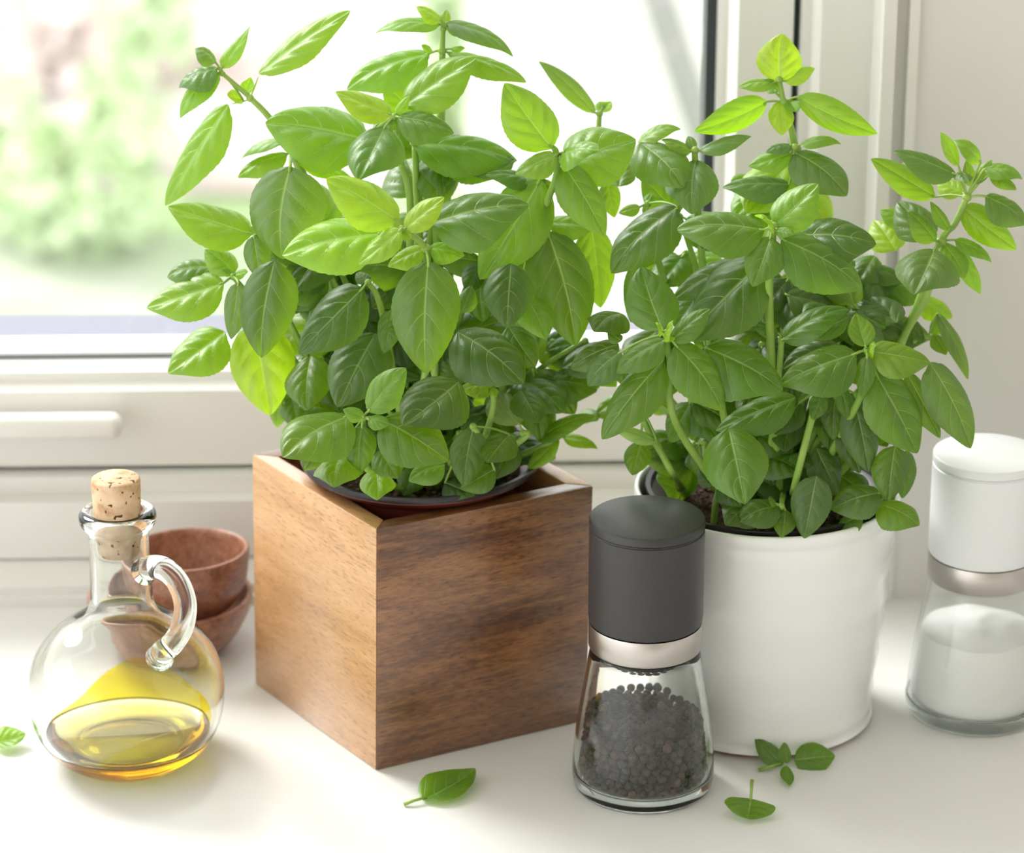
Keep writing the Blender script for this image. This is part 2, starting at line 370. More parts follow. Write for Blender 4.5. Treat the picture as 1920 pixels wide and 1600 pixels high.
p = gx(850, 60, 6.4); shrub(p.x, 6.4, .06, .60, 260, 'thin green shrub beside the white garden wall', M['bush'])
p = gx(120, 230, 7.0); shrub(p.x, 7.0, .35, .30, 500, 'pale pink flowering shrub above the left lawn', M['blossom'], 0, .06)
p = gx(480, 120, 8.4); shrub(p.x, 8.4, .4, .35, 600, 'pink flowering shrub seen between the upper left basil sprigs', M['blossom'], 0, .06)
wallg = tag(from_bm('garden_wall', box(on_y(872, 0, 4.2).x, 3.2, 4.2, 4.4, GZ, 0.6), M['render'], smooth=False), kind='structure')
pa = on_y(1215, -60, 4.05); pb = on_y(1335, 300, 4.05); dpp = (pb - pa)
pe = pa + dpp * ((GZ - pa.z) / dpp.z)
tag(from_bm('garden_pole', tube([pa - dpp * 1.0, pe], .022, 12), M['gray_paint']), 'slanted pale grey pole leaning outside against the white garden wall', 'pole')

# ------------------------------------------------------------------ wooden planter box
Ft = on_z(706, 993, .116); Lt = on_z(472, 851, .116); Rt = on_z(1113, 911, .116); Bt = Lt + Rt - Ft
Fb = on_z(705, 1446, 0); sk = Vector((Fb.x - Ft.x, Fb.y - Ft.y, 0))
TH = .0085
planter = thing('planter_box', ((Ft.x + Bt.x) / 2, (Ft.y + Bt.y) / 2, 0), 'square acacia wood planter box with mitred corners holding the left basil', 'planter')
def offs(poly, d):
    out = []; n = len(poly)
    for i in range(n):
        p0, p1, p2 = poly[i - 1], poly[i], poly[(i + 1) % n]
        e1 = (p1 - p0).normalized(); e2 = (p2 - p1).normalized(); n1 = Vector((-e1.y, e1.x, 0)); n2 = Vector((-e2.y, e2.x, 0))
        b = (n1 + n2).normalized(); out.append(p1 + b * (d / b.dot(n1)))
    return out
outer = [Vector((p.x, p.y, 0)) for p in (Ft, Rt, Bt, Lt)]         # counter-clockwise
inner = offs(outer, TH)
HB = .116
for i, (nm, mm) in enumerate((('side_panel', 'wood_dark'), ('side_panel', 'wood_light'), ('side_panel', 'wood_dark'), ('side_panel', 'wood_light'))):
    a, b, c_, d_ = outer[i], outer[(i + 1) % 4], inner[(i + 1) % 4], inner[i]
    mid = (a + b) / 2; ex = (b - a).normalized(); ang = math.atan2(ex.y, ex.x)
    rot = Matrix.Rotation(-ang, 3, 'Z'); bm = bmesh.new()
    def lv(p, z):
        q = p + sk * (1 - z / HB) - mid; w = rot @ Vector((q.x, q.y, 0)); return bm.verts.new((w.x, w.y, z))
    gap = .00006
    lo = [lv(p, 0.0) for p in (a, b, c_, d_)]; hi = [lv(p, HB) for p in (a, b, c_, d_)]
    for k in range(4): bm.faces.new((lo[k], lo[(k + 1) % 4], hi[(k + 1) % 4], hi[k]))
    bm.faces.new(lo[::-1]); bm.faces.new(hi)
    bmesh.ops.bevel(bm, geom=bm.edges[:], offset=.0009, segments=2, affect='EDGES', profile=.5)
    o = from_bm(nm, bm, M[mm], planter, sharp=30)
    o.location = mid - Vector(planter.location); o.rotation_euler = (0, 0, ang)
    if i == 0: o['label'] = 'dark brown streaked side panel facing front right'
    if i == 3: o['label'] = 'honey coloured side panel facing left'
bm = bmesh.new(); q = [bm.verts.new(p + sk - Vector(planter.location) + Vector((0, 0, z))) for z in (.002, .008) for p in inner]
for k in range(4): bm.faces.new((q[k], q[(k + 1) % 4], q[4 + (k + 1) % 4], q[4 + k]))
bm.faces.new(q[3::-1]); bm.faces.new(q[4:])
from_bm('bottom_panel', bm, M['wood_dark'], planter, smooth=False)

# ------------------------------------------------------------------ white ceramic pot
PC = on_z(1425, 1331, 0)
cer = thing('ceramic_pot', (PC.x, PC.y, 0), 'white glazed ceramic pot with throwing rings holding the right basil', 'pot')
prof = smooth_prof([(.0, .0022), (.0470, .0022), (.0502, .005), (.0515, .020), (.0538, .045), (.0562, .070), (.0580, .092), (.0588, .104), (.0596, .1085), (.0590, .1115), (.0572, .1110), (.0562, .105), (.0545, .085), (.0520, .045), (.048, .012), (.030, .008), (0, .008)], 5)
def rings(a, z):
    k = 1 if z > .004 and z < .106 else 0
    return k * (.00022 * math.sin(z * 900 + .8 * math.sin(a)) + .00016 * math.sin(z * 1500 + a * 1.0) + .0002 * math.sin(z * 430 + a * 2))
body = from_bm('pot_body', lathe(prof, 128, wob=lambda a, z: rings(a, z)), M['ceramic'], cer)
from_bm('foot_ring', lathe([(.040, 0), (.0478, 0), (.0488, .0012), (.0490, .0034), (.046, .0038), (.040, .0038), (.040, 0)], 96), M['terracotta'], cer, sharp=40)['label'] = 'unglazed reddish clay foot'

# ------------------------------------------------------------------ mills
def mill(loc, label, cap_m, grp, rz, jar='jar_glass'):
    r = thing('spice_mill', loc, label, 'mill', grp, rz)
    g = [(0, .0018), (.0265, .0018), (.0288, .0004), (.0303, .0016), (.0310, .0050), (.0311, .009), (.0306, .018), (.0290, .032), (.0268, .046), (.0252, .056), (.0243, .0625), (.0236, .0655), (.0228, .0665), (.0222, .0655)]
    gi = [(.0229, .062), (.0237, .056), (.0253, .046), (.0275, .032), (.0291, .018), (.0294, .010), (.0286, .0068), (.024, .0055), (0, .0062)]
    from_bm('glass_jar', lathe(smooth_prof(g, 4) + smooth_prof(gi, 4), 96), M[jar], r)
    if jar == 'jar_thin':
        from_bm('glass_foot', lathe(smooth_prof([(.0292, .0012), (.0302, .0008), (.0313, .0030), (.0316, .0058), (.0311, .0082), (.0300, .0070), (.0293, .0040), (.0292, .0012)], 4), 96), M['jar_glass'], r)
    from_bm('steel_band', lathe([(.0200, .0668), (.0236, .0668), (.0243, .0672), (.0245, .068), (.0245, .0782), (.0243, .0787), (.0200, .0787), (.0200, .0668)], 96), M['steel'], r, sharp=35)
    from_bm('grinder_cap', lathe([(0, .0790), (.0239, .0790), (.0244, .0795), (.0247, .082), (.0247, .1218), (.0242, .1222), (.0241, .1226), (.0200, .1226), (0, .1226)], 96), cap_m, r, sharp=35)
    from_bm('cap_lid', lathe([(.0, .1228), (.0242, .1228), (.0247, .1232), (.0247, .1262), (.0244, .1268), (.0238, .12705), (0, .1272)], 96), cap_m, r, sharp=50)
    return r
MP = on_z(1205, 1468, 0); MS = on_z(1825, 1328, 0)
mill((MP.x, MP.y, 0), 'pepper mill with matt black cap and steel band, in front of the white pot', M['black_plastic'], None, 0)
mill((MS.x, MS.y, 0), 'salt mill with white cap and steel band at the right edge', M['white_plastic'], None, .7, 'jar_thin')
# salt
bm = lathe(smooth_prof([(0, .0066), (.0235, .0060), (.0276, .0072), (.0287, .010), (.0285, .018), (.0270, .032), (.0259, .0395), (.0245, .0408), (.012, .0428), (0, .0435)], 4), 64)
for v in bm.verts:
    if v.co.z > .038: v.co.z += .0016 * noise.noise(v.co * 90)
o = from_bm('salt', bm, M['salt']); o.location = (MS.x, MS.y, 0); tag(o, 'fine white salt filling the lower half of the white capped mill', 'salt', kind='stuff')
# peppercorns
corns = []
rng = random.Random(4)
dz = .0033; R0 = .00205
def rin(z): return .0285 - max(0, z - .012) * .115
k = 0; z = .0086
while z < .042:
    r_ = rin(z) - R0 - .0002; sp = .00405; ox, oy = ((0, 0), (sp / 2, sp * .29))[k % 2]
    n = int(r_ / sp) + 2
    ringr = r_
    m_ = int(2 * math.pi * ringr / (sp * 1.02))
    for i in range(m_):
        a = 2 * math.pi * (i + (k % 2) * .5) / m_ + rng.uniform(-.02, .02); corns.append(Vector((ringr * math.cos(a), ringr * math.sin(a), z + rng.uniform(-.0005, .0005))))
    for i in range(-n, n + 1):
        for j in range(-n, n + 1):
            x = ox + (i + (j % 2) * .5) * sp; y = oy + j * sp * .87
            if math.hypot(x, y) < r_ - sp * .78: corns.append(Vector((x + rng.uniform(-.0003, .0003), y + rng.uniform(-.0003, .0003), z + rng.uniform(-.0006, .0006))))
    z += dz; k += 1
def top_z(p): return .0335 + p.y * .16 - p.x * .05 + .0022 * noise.noise(Vector((p.x * 90, p.y * 90, 0)))
corns = [p for p in corns if p.z < top_z(p)]
def score(p):
    rr = math.hypot(p.x, p.y) / (rin(p.z) - R0); top = top_z(p) - p.z
    s = 0
    if rr > .93 and p.y < .35 * .02: s = 2.0 - p.y * 40
    if top < .0036: s = max(s, 2.2 - max(0, (top - .001)) * 100)
    return s + rng.random() * .05
corns.sort(key=score, reverse=True)
pm_ = []
for q in range(3):
    bm = bmesh.new(); bmesh.ops.create_icosphere(bm, subdivisions=2, radius=R0)
    for v in bm.verts: v.co *= 1 + .10 * noise.noise(v.co * 900 + Vector((q * 9, 0, 0)))
    me = bpy.data.meshes.new('peppercorn'); bm.to_mesh(me); bm.free(); me.materials.append(M['pepper'])
    for p in me.polygons: p.use_smooth = True
    pm_.append(me)
for i, p in enumerate(corns[:290]):
    o = bpy.data.objects.new('peppercorn', pm_[i % 3]); C.objects.link(o); o.location = Vector((MP.x, MP.y, 0)) + p
    o.rotation_euler = (rng.random() * 6, rng.random() * 6, rng.random() * 6); s = rng.uniform(.90, 1.04); o.scale = (s, s, s)
    tag(o, 'round wrinkled black peppercorn in the heap inside the pepper mill', 'peppercorn', 'peppercorns in the glass pepper mill')
bm = bmesh.new()
for p in corns[290:]:
    bmesh.ops.create_icosphere(bm, subdivisions=1, radius=R0 * .97, matrix=Matrix.Translation(p))
o = from_bm('peppercorns', bm, M['pepper']); o.location = (MP.x, MP.y, 0); tag(o, 'remaining black peppercorns in the inner part of the heap', 'peppercorns', kind='stuff')

# ------------------------------------------------------------------ oil cruet with cork
OC = on_z(243, 1418, 0)
cru = thing('oil_cruet', (OC.x, OC.y, 0), 'round bellied clear glass oil cruet with loop handle, left of the wooden planter', 'cruet')
go = smooth_prof([(0, .0020), (.018, .0016), (.0245, .0004), (.0290, .0022), (.0360, .0085), (.0412, .0180), (.0434, .0300), (.0428, .0400), (.0390, .0510), (.0310, .0610), (.0210, .0680), (.0152, .0735), (.0136, .0800), (.0131, .0950), (.0131, .1075), (.0138, .1108), (.0158, .1128), (.0168, .1155), (.0164, .1182), (.0145, .1196), (.0120, .1192), (.0108, .1170)], 5)
gi = smooth_prof([(.0102, .1120), (.0106, .1000), (.0110, .0820), (.0122, .0740), (.0185, .0665), (.0290, .0590), (.0370, .0492), (.0409, .0390), (.0415, .0300), (.0393, .0185), (.0342, .0098), (.0272, .0048), (.018, .0040), (0, .0044)], 5)
from_bm('glass_body', lathe(go + gi, 128), M['glass'], cru)
# oil (surface at .0165) overlapping the inner wall a hair
OZ = .0128
op = [p for p in smooth_prof([(0, .0040), (.018, .0036), (.0276, .0045), (.0347, .0096), (.0398, .0184), (.0410, .0220)], 6) if p[1] < OZ]
rO = op[-1][0] + .0006
from_bm('olive_oil', lathe(op + [(rO, OZ + .0004), (rO - .0008, OZ), (0, OZ)], 96), M['oil'], cru)
# wavy yellow-tinted sheet along the far inner wall, above the oil surface
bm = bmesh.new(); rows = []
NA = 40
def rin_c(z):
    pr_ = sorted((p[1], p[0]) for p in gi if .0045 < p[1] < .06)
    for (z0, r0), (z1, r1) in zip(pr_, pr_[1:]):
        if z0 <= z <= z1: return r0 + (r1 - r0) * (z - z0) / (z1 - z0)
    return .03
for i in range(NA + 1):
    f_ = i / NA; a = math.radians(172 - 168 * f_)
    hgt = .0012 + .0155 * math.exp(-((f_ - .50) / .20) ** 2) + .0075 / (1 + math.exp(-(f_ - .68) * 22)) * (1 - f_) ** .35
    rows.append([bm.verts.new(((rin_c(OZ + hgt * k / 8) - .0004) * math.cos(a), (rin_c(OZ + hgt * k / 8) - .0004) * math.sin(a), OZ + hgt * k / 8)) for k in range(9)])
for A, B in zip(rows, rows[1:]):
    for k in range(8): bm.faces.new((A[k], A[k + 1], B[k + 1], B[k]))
from_bm('yellow_band', bm, M['yellow_band'], cru)['label'] = 'bright yellow wavy band along the far inner glass wall'
# handle
def cl(u, v, y): p = on_y(u, v, y); return p - Vector((OC.x, OC.y, 0))
hpts = [cl(268, 1072, OC.y - .008), cl(283, 1064, OC.y - .011), cl(306, 1066, OC.y - .014), cl(332, 1090, OC.y - .018), cl(347, 1130, OC.y - .021), cl(343, 1172, OC.y - .024), cl(326, 1204, OC.y - .026), cl(306, 1222, OC.y - .026), cl(298, 1236, OC.y - .022)]
hs = smooth_prof([tuple(p) for p in hpts], 6); nh = len(hs)
from_bm('handle', tube(hs, [.0050 + .0014 * (abs(i / nh - .5) * 2) ** 5 for i in range(nh)], 20), M['glass'], cru)
cork = from_bm('cork_stopper', lathe([(0, .0995), (.0083, .0995), (.0088, .1003), (.0103, .1180), (.0106, .1330), (.0103, .1342), (.0098, .1346), (0, .1348)], 48), M['cork'], None, sharp=50)
cork.location = (OC.x, OC.y, 0); tag(cork, 'pitted tan cork stopper in the neck of the oil cruet', 'cork')

# ------------------------------------------------------------------ bowls
BC = Vector((on_y(318, 1100, 1.350).x, 1.350, 0))
bo = from_bm('wooden_bowl', lathe(smooth_prof([(0, .0), (.020, .0), (.0245, .0012), (.0300, .0060), (.0350, .014), (.0385, .022), (.0394, .0275), (.0385, .0288), (.0366, .0280), (.0330, .018), (.026, .0085), (.014, .0045), (0, .004)], 4), 96), M['bowl'], None)
bo.location = BC; tag(bo, 'wider reddish brown wooden bowl at the bottom of the two bowl stack', 'bowl', 'stacked wooden bowls')
b2 = from_bm('wooden_bowl', lathe(smooth_prof([(0, .0), (.013, .0), (.0165, .0010), (.0220, .0055), (.0275, .0150), (.0296, .0255), (.0300, .0310), (.0293, .0322), (.0277, .0312), (.0262, .022), (.021, .0090), (.012, .0045), (0, .004)], 4), 96), M['bowl'], None)
b2.location = Vector((on_y(352, 1028, 1.347).x, 1.347, .0195)); b2.rotation_euler = (math.radians(-3), math.radians(2), 1.2)
tag(b2, 'smaller reddish brown wooden bowl nested on top, behind the oil cruet', 'bowl', 'stacked wooden bowls')

# ------------------------------------------------------------------ basil
def leaf_mesh(idx, camber, arch, fold, twist, blister, side, nt=42, nx=18, curl=0.0):
    vs_, fs, uvs = [], [], []
    rng = random.Random(100 + idx); ph = rng.random() * 6
    for i in range(nt + 1):
        t_ = i / nt
        h = .5 * (max(math.sin(math.pi * t_ ** .80), 0) ** .66) * (1 - .22 * t_ ** 5)
        if t_ < .06: h = max(h * .8, .018)
        if t_ > .999: h = .004
        for j in range(nx + 1):
            s = -1 + 2 * j / nx; a_ = abs(s)
            he = h
            if a_ > .99: he = h * (1 + .035 * ((t_ * 13 + (.3 if s > 0 else 0)) % 1.0) * math.sin(math.pi * t_))
            x = s * he
            w = x * 2
            z = -camber * w * w * .5 + fold * abs(w) * .5
            env = math.sin(math.pi * t_) ** .6
            z -= .05 * math.exp(-(x / .045) ** 2) * env
            php = (t_ - .38 * a_ ** 1.3) * 4.4
            puff = abs(math.sin(math.pi * php)) ** .42
            z += blister * puff * env * (1 - a_ ** 4) * min(1, a_ * 2.6)
            z += .02 * math.sin(t_ * 9 + ph) * w + .014 * math.sin(t_ * 15 + ph * 2 + (2 if s > 0 else 0)) * a_ ** 3
            z += curl * a_ ** 4 * env
            ang = twist * (t_ - .5); xr = x * math.cos(ang) - z * math.sin(ang) * .6; zr = z * math.cos(ang) * .6 + x * math.sin(ang)
            za = arch * 4 * t_ * (1 - t_) * (1 + .5 * (t_ - .5))
            xr += side * math.sin(math.pi * t_) * .5
            vs_.append((xr, t_, zr + za)); uvs.append((s, t_))
    for i in range(nt):
        for j in range(nx):
            a = i * (nx + 1) + j; fs.append((a, a + 1, a + nx + 2, a + nx + 1))
    me = bpy.data.meshes.new('leaf'); me.from_pydata(vs_, [], fs); me.materials.append(M['leaf'])
    ul = me.uv_layers.new(name='UV')
    for l in me.loops: ul.data[l.index].uv = uvs[l.vertex_index]
    for p in me.polygons: p.use_smooth = True
    return me
LM = {}
def get_leaf(kind, v):
    key = (kind, v)
    if key not in LM:
        rng = random.Random(kind * 31 + v * 7)
        prm = {0: (.48, .07, 0, 0), 1: (.72, .13, 0, 0), 2: (.40, .24, 0, 0), 3: (.05, .06, .35, 0), 4: (-.35, -.06, .1, 0), 5: (.25, .02, .0, .9)}[kind]
        LM[key] = leaf_mesh(v * 10 + kind, prm[0] + (v - 1) * .05, prm[1] + (v - 1) * .012, prm[2], prm[3] + (v - 1) * .22, .10, (v - 1) * .07, curl=-.05)
    return LM[key]
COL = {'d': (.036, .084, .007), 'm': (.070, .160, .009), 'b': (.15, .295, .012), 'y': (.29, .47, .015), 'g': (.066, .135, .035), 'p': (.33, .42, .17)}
UP = Vector((0, 0, 1))
class Plant:
    def __init__(s, root, y0, soil_c, soil_z, seed):
        s.root = root; s.o = Vector(root.location); s.y0 = y0; s.sc = soil_c; s.sz = soil_z; s.rng = random.Random(seed); s.n = 0; s.k = 0
    def pt(s, u, v, d): return on_y(u, v, s.y0 - d / 100.0)
    def stem(s, whorl, via=None, r=.0011, r1=.0019, sp=None, straight=False):
        """whorl and soil point in world space; returns (object, bmesh) with petioles added later"""
        W_ = whorl
        if sp is None:
            dx = W_ - Vector((s.sc.x, s.sc.y, W_.z)); f = .32; mx = .036
            q = Vector((dx.x * f, dx.y * f, 0)); 
            if q.length > mx: q = q * (mx / q.length)
            q += Vector((s.rng.uniform(-.008, .008), s.rng.uniform(-.008, .008), 0))
            sp = Vector((s.sc.x + q.x, s.sc.y + q.y, s.sz - .004))
        pts = [sp]
        if via: pts += via[::-1]
        else:
            h = W_.z - sp.z
            pts += [sp + Vector(((W_.x - sp.x) * .22, (W_.y - sp.y) * .22, h * .40)), sp + Vector(((W_.x - sp.x) * .60, (W_.y - sp.y) * .60, h * .76))]
        pts.append(W_)
        pp = smooth_prof([tuple(p) for p in pts], 5); n = len(pp)
        bm = tube([Vector(p) - s.o for p in pp], [r1 + (r - r1) * i / (n - 1) for i in range(n)], 8)
        return bm
    def leaf(s, stem_pos, bm, rec, wd, st_children):
        bx, by, tx, ty, w = rec[:5]; col = rec[5]; opt = rec[6:]
        d = wd; n = (0.0, .35); kind = None; tdep = None; v = s.k % 3; s.k += 1; node = True
        for o_ in opt:
            if o_[0] == 'n': n = tuple(float(q) for q in o_[1:].split(','))
            elif o_[0] == 'a': kind = int(o_[1:])
            elif o_[0] == 't': tdep = float(o_[1:])
            elif o_[0] == 'd': d = wd + float(o_[1:])
            elif o_[0] == 'x': node = False
        B = s.pt(bx, by, d)
        zc = -(B - Vector((0, 0, CAM_Z))).dot(cB); k = zc / F
        Lp = math.hypot(tx - bx, ty - by) * k; Wp = w * k
        if tdep is None:
            Lt = 1.45 * Wp; e = math.sqrt(max(Lt * Lt - Lp * Lp, 0)) if Lt > Lp else 0
            e = min(e, .022) * 100
            base = .25 * Lp * 100 * ((ty - by) / max(1, math.hypot(tx - bx, ty - by)))
            tdep = base + (e if ty > by - 15 else -e)
        T = s.pt(tx, ty, d + tdep)
        a = T - B; L = a.length; a.normalize()
        n0 = (cB + cR * n[0] + cU * (n[1] + (.28 if n[1] >= 0 else 0))).normalized(); nn = (n0 - a * n0.dot(a)).normalized(); sd = a.cross(nn)
        q = sd - cB * sd.dot(cB); ap = (a - cB * a.dot(cB)).normalized(); q -= ap * q.dot(ap)
        Wd = Wp / max(q.length, .42)
        if kind is None: kind = 1 if s.rng.random() < .55 else 0
        o = bpy.data.objects.new('leaf', get_leaf(kind, v)); C.objects.link(o)
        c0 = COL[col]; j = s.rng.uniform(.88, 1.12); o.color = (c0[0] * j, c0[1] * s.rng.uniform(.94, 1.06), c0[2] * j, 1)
        mtx = Matrix((sd, a, nn)).transposed().to_4x4()
        lc = B - s.o
        o.matrix_local = Matrix.Translation(lc) @ mtx @ Matrix.Diagonal((Wd, L, Wd, 1))
        st_children.append(o); s.n += 1
        if node:
            st = stem_pos - s.o
            dd = (lc - st)
            if .0005 < dd.length < .05:
                tube(smooth_prof([tuple(st), tuple(st + dd * .5 + Vector((0, 0, .06 * dd.length))), tuple(lc), tuple(lc + a * L * .06)], 3), [max(.00055, Wd * .022)] * 10, 6, bm)
    def whorl(s, u, v, d, leaves, via=None, r=.0011, r1=.0019, sp=None):
        W_ = s.pt(u, v, d)
        vv = [s.pt(*q) for q in via] if via else None
        if sp: sp = on_z(sp[0], sp[1], s.sz)
        bm = s.stem(W_, vv, r, r1, sp); ch = []
        bmesh.ops.create_icosphere(bm, subdivisions=2, radius=r * 1.5, matrix=Matrix.Translation(W_ - s.o))
        for rec in leaves: s.leaf(W_, bm, rec, d, ch)
        so = from_bm('stem', bm, M['stem'], s.root)
        for o in ch: o.parent = so
def parse(txt):
    out = []
    for line in txt.strip().splitlines():
        line = line.split('#')[0].strip()
        if not line: continue
        q = line.split()
        if q[0] == '@':
            via = None; sp = None; r = .0011; r1 = .0019
            for o_ in q[4:]:
                if o_.startswith('via'): via = [tuple(float(z) for z in p.split(',')) for p in o_[3:].split(';')]
                if o_.startswith('sp'): sp = tuple(float(z) for z in o_[2:].split(','))
                if o_.startswith('r='): r = float(o_[2:]) / 10000
                if o_.startswith('R='): r1 = float(o_[2:]) / 10000
            out.append([float(q[1]), float(q[2]), float(q[3]), [], via, sp, r, r1])
        else:
            out[-1][3].append([float(z) for z in q[:5]] + q[5:])
    return out

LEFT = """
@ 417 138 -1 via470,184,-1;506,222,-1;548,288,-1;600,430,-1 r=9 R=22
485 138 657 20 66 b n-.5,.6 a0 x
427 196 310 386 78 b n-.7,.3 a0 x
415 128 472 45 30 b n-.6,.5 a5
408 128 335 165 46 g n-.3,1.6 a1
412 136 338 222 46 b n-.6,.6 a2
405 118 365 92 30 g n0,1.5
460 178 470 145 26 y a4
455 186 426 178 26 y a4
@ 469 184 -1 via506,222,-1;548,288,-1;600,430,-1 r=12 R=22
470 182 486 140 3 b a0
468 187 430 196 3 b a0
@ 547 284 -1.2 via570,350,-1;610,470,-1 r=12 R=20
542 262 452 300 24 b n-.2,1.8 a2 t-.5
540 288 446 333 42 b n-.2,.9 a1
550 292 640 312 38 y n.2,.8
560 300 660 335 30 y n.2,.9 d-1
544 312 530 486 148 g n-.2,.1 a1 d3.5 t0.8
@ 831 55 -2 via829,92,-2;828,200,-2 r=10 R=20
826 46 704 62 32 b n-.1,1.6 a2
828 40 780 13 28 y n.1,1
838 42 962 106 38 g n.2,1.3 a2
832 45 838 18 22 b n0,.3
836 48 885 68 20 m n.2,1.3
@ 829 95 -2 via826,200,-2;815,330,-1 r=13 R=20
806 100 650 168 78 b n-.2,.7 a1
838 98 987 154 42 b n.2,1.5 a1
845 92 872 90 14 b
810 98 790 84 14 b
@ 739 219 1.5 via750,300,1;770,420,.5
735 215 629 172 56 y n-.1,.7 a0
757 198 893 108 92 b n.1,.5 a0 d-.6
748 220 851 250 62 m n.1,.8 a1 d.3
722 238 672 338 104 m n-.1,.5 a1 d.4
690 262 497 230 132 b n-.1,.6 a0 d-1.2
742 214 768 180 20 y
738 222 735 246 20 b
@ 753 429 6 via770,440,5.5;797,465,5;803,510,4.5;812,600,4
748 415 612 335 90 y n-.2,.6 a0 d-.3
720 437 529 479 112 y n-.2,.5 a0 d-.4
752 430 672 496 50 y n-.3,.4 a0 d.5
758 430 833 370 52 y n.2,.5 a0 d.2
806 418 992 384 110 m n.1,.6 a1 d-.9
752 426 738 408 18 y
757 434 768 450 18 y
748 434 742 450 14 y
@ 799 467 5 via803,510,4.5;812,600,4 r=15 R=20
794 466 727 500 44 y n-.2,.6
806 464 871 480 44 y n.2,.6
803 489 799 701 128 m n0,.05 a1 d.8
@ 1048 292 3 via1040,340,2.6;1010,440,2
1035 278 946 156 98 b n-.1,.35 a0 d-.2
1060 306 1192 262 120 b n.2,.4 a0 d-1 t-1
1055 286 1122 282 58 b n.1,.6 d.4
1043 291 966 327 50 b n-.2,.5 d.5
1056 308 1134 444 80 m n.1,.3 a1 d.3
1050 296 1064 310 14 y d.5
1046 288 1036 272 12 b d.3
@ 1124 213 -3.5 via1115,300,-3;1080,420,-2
1116 212 1010 115 38 g n-.4,.9 a2 t-1
1122 208 1146 190 26 y a4
1126 208 1128 190 24 b
@ 775 268 -.5 via780,330,-.5
776 269 970 302 84 b n0,.8 a1
782 372 757 292 120 g n0,.3 a0 d-.8 x
@ 1016 334 1.4 via1010,420,1
1014 335 899 524 120 b n0,.4 a0 d.4
1008 338 910 328 34 m n-.1,1.2 a1
1004 345 948 342 26 d n-.1,1.2
965 300 865 322 44 d n0,.8 d-1.5 x
1018 338 1046 362 20 b
@ 1026 430 1 via1024,520,.5
1030 417 1114 430 50 b n.1,.6 a1
1027 434 1079 648 124 d n.1,.1 a1 d1.2
1110 425 1126 577 80 m n.2,.2 a0 d-1 x
1140 340 1152 408 42 d n.1,.2 d-2 x
@ 484 445 1.6 via500,490,1.4;540,600,1
473 439 315 387 84 b n-.2,.7 a0
476 442 489 526 50 g n-.1,.2 a1 d1
490 440 470 425 20 b
@ 437 519 2 via470,560,1.6;540,660,1
420 530 275 577 88 b n-.2,.6 a0 d.3
398 500 314 520 58 g n-.2,.9 a1 d-1
440 512 384 468 52 b n-.1,.6 a0 d-.2
447 530 433 637 50 g n-.2,.2 a1 d1
440 515 465 510 20 y
433 516 415 505 14 b
421 622 315 700 94 b n-.2,.5 a0 d-.2 x
478 605 507 779 122 y n-.1,.1 a0 d-.6 x
515 489 490 671 108 d n-.1,.1 a1 d2.2 x
@ 690 530 3.2 via720,600,3
681 540 560 664 100 d n-.1,.2 a1 d.4
704 625 633 764 116 g n-.1,.2 a0 d-.3 x
582 668 576 770 88 m n-.1,.1 a0 d-.8 x
735 580 720 663 46 m n0,.2 a0 d.3 x
690 528 668 512 26 d
@ 681 784 7.4 via684,830,6.6;690,880,5.5
652 780 530 858 112 m n-.2,.5 a0 d-.2
690 772 761 690 66 b n.1,.4 a0 d.3
716 786 841 865 104 m n.1,.5 a0 d.2
679 798 673 890 60 m n0,.4 a1 d.2
682 782 643 768 28 b d.5
690 786 731 797 30 b d.5
643 850 627 914 90 m n-.1,.5 a1 d-.5
704 880 708 938 66 b n0,.3 a1 d-.5 x
712 845 745 898 56 m n0,.4 a0 d-.3 x
834 872 766 902 46 b n0,.7 a1 d-1 x
860 716 756 798 116 d n0,.4 a0 d-1.6 x
@ 918 719 4.5 via925,760,4.2;900,840,4
918 722 861 732 34 y n-.2,.7
917 716 941 672 38 b n.1,.4
912 728 898 748 22 y
922 726 930 745 18 y
922 718 948 712 18 b
879 714 831 672 56 m n0,.5 a0 d-.3 x
858 622 982 720 118 d n.1,.4 a1 d-.5 x
953 612 1004 688 70 m n.1,.3 a0 d-1 x
985 553 1024 636 68 b n.1,.3 a0 d-1 x
958 494 950 616 94 d n0,.1 a1 d-.4 x
866 587 884 536 38 m n0,.3 a0 d-.3 x
@ 980 812 3.5 via982,822,3.5
974 796 930 733 78 p n0,.4 a4
977 732 1008 794 62 d n.2,.2 a0 d-1 x
@ 887 800 5 via890,830,4.6
887 803 870 913 70 m n0,.3 a0
927 880 863 917 50 m n0,.6 a0
955 815 913 868 64 d n0,.4 a0 d-.6
835 905 890 930 50 d n0,.6 a0 d-1
@ 1050 800 1 via1030,830,1.6
1048 819 990 880 34 b n0,.9 a5 d.6
1006 826 1116 780 34 m n0,1 a2 d.6
1056 820 1121 842 24 b n.2,1 a2 d-1
1020 716 1120 732 64 m n0,.6 a1 d-.5 x
1055 690 1155 648 60 d n0,.7 a1 d-.2 x
1010 745 1040 800 40 m n0,.3 d-1 x
1100 700 1095 740 50 y n0,.3 d-2.5 x
1090 770 1120 790 40 m n0,.3 d-2.5 x
@ 530 735 -.5 via560,800,0
530 730 520 802 44 b n-.2,.3 a1
545 742 558 806 52 m n0,.3 a1
560 720 600 800 60 b n0,.3 a0 d-.6
"""
